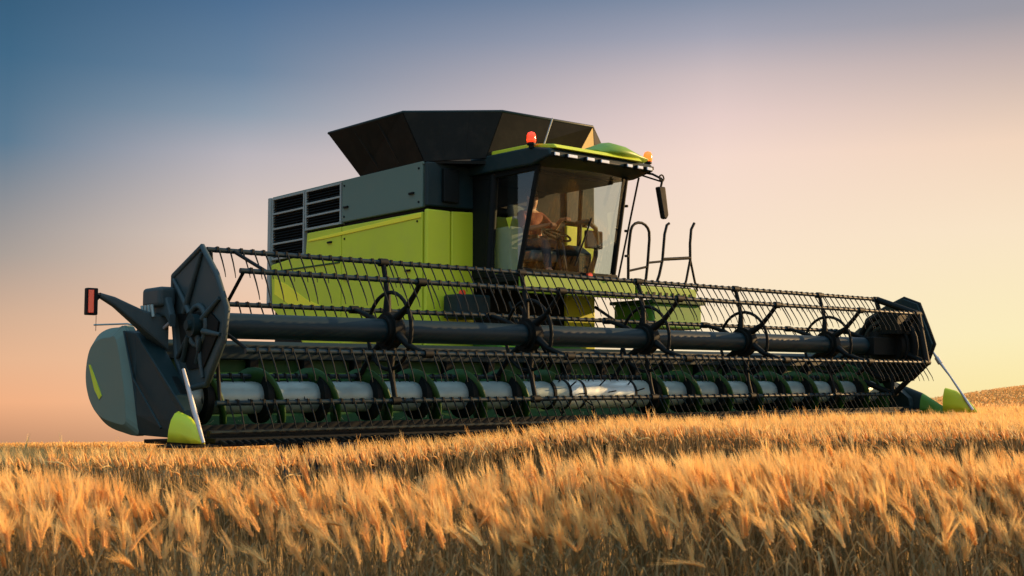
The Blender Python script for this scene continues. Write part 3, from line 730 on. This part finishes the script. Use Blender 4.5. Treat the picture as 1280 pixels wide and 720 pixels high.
def build_wheat(name,label,xs,ys,lod,hmul,bias,wmul=1.,nvar=26):
    n=len(xs); gz=ground(xs,ys)
    var=[make_variant(lod,b_,100+i+lod*50) for i,b_ in enumerate(np.linspace(.04,1.0,nvar)**1.8*2.0)]
    pick=np.clip((rng.beta(1.1,2.9,n)*nvar).astype(int),0,nvar-1)
    VV=[];FF=[];TT=[];off=0
    # droop direction: mostly with the wind to the right, spread widely
    th=rng.normal(bias,.95,n); sc_=hmul*(1-np.abs(rng.normal(0,.05,n))+.025-.24*(rng.random(n)<.16)*rng.random(n)+.10*(rng.random(n)<.05)*rng.random(n)).clip(.68,1.14)
    tx=rng.normal(0,.075,n)-.02; ty=rng.normal(0,.06,n); tint=rng.random(n)
    for i in range(nvar):
        m=np.where(pick==i)[0]
        if not len(m): continue
        v,f,e=var[i]; k=len(m)
        ws=rng.normal(1,.12,k).clip(.75,1.35)*wmul
        c,s=np.cos(th[m]),np.sin(th[m])
        X=v[None,:,0]*ws[:,None]; Y=v[None,:,1]*ws[:,None]; Z=np.repeat(v[None,:,2],k,0)
        # stretch height
        Z=Z*sc_[m][:,None]
        x=c[:,None]*X-s[:,None]*Y+xs[m][:,None]+tx[m][:,None]*Z; y=s[:,None]*X+c[:,None]*Y+ys[m][:,None]+ty[m][:,None]*Z
        z=Z+gz[m][:,None]
        VV.append(np.stack([x,y,z],-1).reshape(-1,3)); nv=len(v)
        FF.append((f[None]+(np.arange(k)*nv)[:,None,None]+off).reshape(-1,4)); off+=k*nv
        col=np.zeros((k,nv,4),np.float32); col[...,0]=e[None]; col[...,1]=tint[m][:,None]; col[...,3]=1; TT.append(col.reshape(-1,4))
    V=np.concatenate(VV).astype(np.float32); F=np.concatenate(FF).astype(np.int32); T=np.concatenate(TT)
    me=bpy.data.meshes.new(name); me.vertices.add(len(V)); me.vertices.foreach_set('co',V.ravel())
    me.loops.add(F.size); me.loops.foreach_set('vertex_index',F.ravel()); me.polygons.add(len(F)); me.polygons.foreach_set('loop_start',np.arange(0,F.size,4,dtype=np.int32))
    me.update(calc_edges=True)
    a=me.attributes.new('tint','FLOAT_COLOR','POINT'); a.data.foreach_set('color',T.ravel())
    me.materials.append(WM); o=bpy.data.objects.new(name,me); C.objects.link(o)
    tag(o,label,'wheat',None,'stuff'); print(name,n,'stalks',len(F),'faces'); return o
def scatter(dens,y0,y1,amax=.52,pad=.6):
    # uniform over a trapezoid in plan, wider than the view
    A_=0; n=int(dens*amax*(y1**2-y0**2)+dens*2*pad*(y1-y0)); 
    y=np.sqrt(rng.random(n)*(y1**2-y0**2)+y0**2); x=(rng.random(n)*2-1)*(amax*y+pad); return x,y
def mframe(x,y):
    dx,dy=x-OX,y-OY; return dx*UX+dy*UY, dx*VX+dy*VY
def patch(x,y,f,seed):
    return np.sin(x*f+seed)*np.cos(y*f*1.3+seed*2)+.5*np.sin(x*f*2.7+y*f*1.9+seed)
# near strip
x,y=scatter(300,4.2,8.2)
back=5.6+1.1*sstep(-.30,.30,x/y)+.25*np.sin(x*1.9)+.1*np.sin(x*5.1)
fr=4.55+.18*np.sin(x*1.3+1)+.1*np.sin(x*4.1)
keep=(y<back)&(y>fr)&(rng.random(len(x))<(.74+.26*patch(x,y,2.6,1))*(.55+.45*sstep(0,.6,y-fr))); x,y,fr=x[keep],y[keep],fr[keep]
edge=.84+.16*sstep(-.1,.75,y-fr+.15*patch(x,y,3.1,7))
build_wheat('wheat','tall golden bearded wheat filling the foreground, lit orange by the low sun',x,y,0,(.885+.03*patch(x,y,1.3,4))*edge,2.7)
# middle field
x,y=scatter(150,9.0,24,.75)
u,v=mframe(x,y)
front=9.7+1.2*sstep(-.22,.0,x/y)+.3*np.sin(x*.8)+.15*np.sin(x*2.3)
cut=(v>-.62)&(u>-.75)&(u<12.9)
keep=(~cut)&(y>front); x,y=x[keep],y[keep]
build_wheat('wheat','golden wheat standing uncut in front of and beside the header of the machine',x,y,1,.915+.02*patch(x,y,.7,2),2.7)
# far field
x,y=scatter(36,24,62,.65,1); u,v=mframe(x,y); cut=(v>-.62)&(u>-.75)&(u<12.9); x,y=x[~cut],y[~cut]
build_wheat('wheat','distant wheat fading towards the horizon behind the machine',x,y,2,.95,.2,1.4,6)
x,y=scatter(3.5,62,165,.6,1); k_=(x/y>.28); x,y=x[k_],y[k_]
build_wheat('wheat','orange wheat on the low rise at the far right horizon',x,y,2,.95,.2,3.0,6)
# stubble in the cut gap
def stubble():
    x,y=scatter(200,3.2,26); u,v=mframe(x,y)
    back=5.6+1.7*sstep(-.30,.35,x/y); m=((y>back)&(y<9.9))|((y<4.6))|((v>-.5)&(u>-.75)&(u<12.9)); x,y=x[m],y[m]; n=len(x)
    h=rng.uniform(.10,.26,n); a=rng.random(n)*PI; w=.004; g=ground(x,y)
    lx=rng.normal(0,.04,n); ly=rng.normal(0,.04,n)
    dx,dy=np.cos(a)*w,np.sin(a)*w
    V=np.stack([np.stack([x-dx,y-dy,g-.02],-1),np.stack([x+dx,y+dy,g-.02],-1),np.stack([x+dx+lx,y+dy+ly,g+h],-1),np.stack([x-dx+lx,y-dy+ly,g+h],-1)],1).reshape(-1,3).astype(np.float32)
    F=np.arange(4*n,dtype=np.int32)
    me=bpy.data.meshes.new('stubble'); me.vertices.add(len(V)); me.vertices.foreach_set('co',V.ravel()); me.loops.add(4*n); me.loops.foreach_set('vertex_index',F); me.polygons.add(n); me.polygons.foreach_set('loop_start',np.arange(0,4*n,4,dtype=np.int32)); me.update(calc_edges=True)
    at=me.attributes.new('tint','FLOAT_COLOR','POINT'); T=np.zeros((4*n,4),np.float32); T[:,1]=np.repeat(rng.random(n),4); T[:,3]=1; at.data.foreach_set('color',T.ravel())
    me.materials.append(WM); o=bpy.data.objects.new('stubble',me); C.objects.link(o); tag(o,'short cut stubble between the wheat strips and under the machine','stubble',None,'stuff')
stubble()

# ================================================================== LIGHT AND SKY
SUN_AZ=25.; SUN_EL=15.       # azimuth counted from +X towards +Y
sd=Vector((math.cos(R(SUN_AZ))*math.cos(R(SUN_EL)),math.sin(R(SUN_AZ))*math.cos(R(SUN_EL)),math.sin(R(SUN_EL))))
sl=bpy.data.lights.new('sun','SUN'); sl.energy=5; sl.angle=R(.6); sl.color=(1,.61,.27)
so=bpy.data.objects.new('sun',sl); C.objects.link(so); so.rotation_euler=(-sd).to_track_quat('-Z','Y').to_euler(); so.location=(20,10,15)
w=bpy.data.worlds.new('World'); sc.world=w; w.use_nodes=True; N=w.node_tree.nodes; L=w.node_tree.links; N.clear()
sky=N.new('ShaderNodeTexSky'); sky.sky_type='NISHITA'; sky.sun_disc=False; sky.sun_elevation=R(SUN_EL); sky.sun_rotation=R(90-SUN_AZ)
bg1=N.new('ShaderNodeBackground'); bg1.inputs['Strength'].default_value=.0025; L.new(sky.outputs[0],bg1.inputs['Color'])
tc=N.new('ShaderNodeTexCoord'); sep=N.new('ShaderNodeSeparateXYZ'); L.new(tc.outputs['Generated'],sep.inputs[0])
def srgb(r,g,b): return tuple(((c/255)/12.92 if c/255<=.04045 else ((c/255+.055)/1.055)**2.4) for c in(r,g,b))
def wr(stops):
    mr=N.new('ShaderNodeMapRange'); mr.inputs['From Min'].default_value=-.06; mr.inputs['From Max'].default_value=.44; L.new(sep.outputs['Z'],mr.inputs['Value'])
    q=N.new('ShaderNodeValToRGB'); q.color_ramp.interpolation='EASE' if 0 else 'LINEAR'; e=q.color_ramp.elements
    while len(e)<len(stops): e.new(.5)
    for el,(z,c) in zip(e,stops): el.position=min(1,max(0,(z+.06)/.5)); el.color=srgb(*c)+(1,)
    L.new(mr.outputs['Result'],q.inputs['Fac']); return q
S=lambda y: math.sin(P0+math.atan((360-y)/1485)); P0=math.atan(115/1485)
COLS=[(.151,[(560,(186,136,102)),(540,(205,150,113)),(500,(243,178,133)),(450,(232,182,145)),(400,(212,175,148)),(330,(170,158,150)),(200,(90,120,144)),(100,(62,102,132)),(0,(46,86,117))]),
 (.327,[(560,(215,160,120)),(500,(246,190,148)),(400,(240,198,166)),(300,(225,203,188)),(200,(186,180,186)),(150,(140,155,172)),(100,(107,132,158)),(0,(72,106,142))]),
 (.668,[(560,(250,220,160)),(450,(252,233,190)),(330,(251,228,202)),(200,(246,218,204)),(150,(232,206,200)),(100,(208,190,190)),(50,(165,164,178)),(0,(128,140,162))]),
 (.822,[(560,(250,226,150)),(490,(251,233,168)),(423,(250,236,188)),(300,(249,227,196)),(200,(243,213,188)),(100,(194,176,172)),(50,(156,153,161)),(0,(140,144,160))])]
TOP=[(98,126,150),(105,132,155),(125,145,165),(135,150,165)]
ramps=[(p_,wr([(S(y_),c_) for y_,c_ in st]+[(.44,TOP[k])])) for k,(p_,st) in enumerate(COLS)]
# horizontal angle towards the sunny side
hx=N.new('ShaderNodeVectorMath'); hx.operation='MULTIPLY'; hx.inputs[1].default_value=(1,1,0); L.new(tc.outputs['Generated'],hx.inputs[0])
hn=N.new('ShaderNodeVectorMath'); hn.operation='NORMALIZE'; L.new(hx.outputs[0],hn.inputs[0])
dt=N.new('ShaderNodeVectorMath'); dt.operation='DOT_PRODUCT'; dt.inputs[1].default_value=(math.sin(R(58)),math.cos(R(58)),0); L.new(hn.outputs[0],dt.inputs[0])
cur=ramps[0][1].outputs[0]
for (pa,ra),(pb,rb) in zip(ramps,ramps[1:]):
    mr=N.new('ShaderNodeMapRange'); mr.inputs['From Min'].default_value=pa; mr.inputs['From Max'].default_value=pb; L.new(dt.outputs['Value'],mr.inputs['Value'])
    mx=N.new('ShaderNodeMix'); mx.data_type='RGBA'; L.new(mr.outputs['Result'],mx.inputs['Factor']); L.new(cur,mx.inputs['A']); L.new(rb.outputs[0],mx.inputs['B']); cur=mx.outputs['Result']
bg2=N.new('ShaderNodeBackground'); bg2.inputs['Strength'].default_value=.76; L.new(cur,bg2.inputs['Color'])
zr=N.new('ShaderNodeMapRange'); zr.inputs['From Min'].default_value=.34; zr.inputs['From Max'].default_value=.8; zr.inputs['To Min'].default_value=.575; zr.inputs['To Max'].default_value=1.3; L.new(sep.outputs['Z'],zr.inputs['Value'])  # sky overhead brightened as added fill
yr=N.new('ShaderNodeMapRange'); yr.inputs['From Min'].default_value=.3; yr.inputs['From Max'].default_value=-.6; yr.inputs['To Min'].default_value=1; yr.inputs['To Max'].default_value=2.7; L.new(sep.outputs['Y'],yr.inputs['Value'])  # sky behind the camera brightened too, added fill for the machine's shaded sides
mu=N.new('ShaderNodeMath'); mu.operation='MULTIPLY'; L.new(zr.outputs['Result'],mu.inputs[0]); L.new(yr.outputs['Result'],mu.inputs[1]); L.new(mu.outputs[0],bg2.inputs['Strength'])
ad=N.new('ShaderNodeAddShader'); L.new(bg1.outputs[0],ad.inputs[0]); L.new(bg2.outputs[0],ad.inputs[1])
ow=N.new('ShaderNodeOutputWorld'); L.new(ad.outputs[0],ow.inputs['Surface'])

# ================================================================== CAMERA
cd=bpy.data.cameras.new('camera'); cam=bpy.data.objects.new('camera',cd); C.objects.link(cam)
cam.location=(0,0,EYE); cam.rotation_euler=(R(90)+math.atan(115/1485),0,0)
cd.sensor_width=36; cd.lens=1485/1280*36; cd.clip_end=6000; cd.clip_start=.05
cd.dof.use_dof=True; cd.dof.focus_distance=12.5; cd.dof.aperture_fstop=4.5
sc.camera=cam
vs_=sc.view_settings; vs_.view_transform='Standard'; vs_.look='None'; vs_.exposure=.76; vs_.gamma=1; vs_.use_curve_mapping=False
sc.cycles.max_bounces=6; sc.cycles.transparent_max_bounces=12; sc.cycles.use_denoising=True
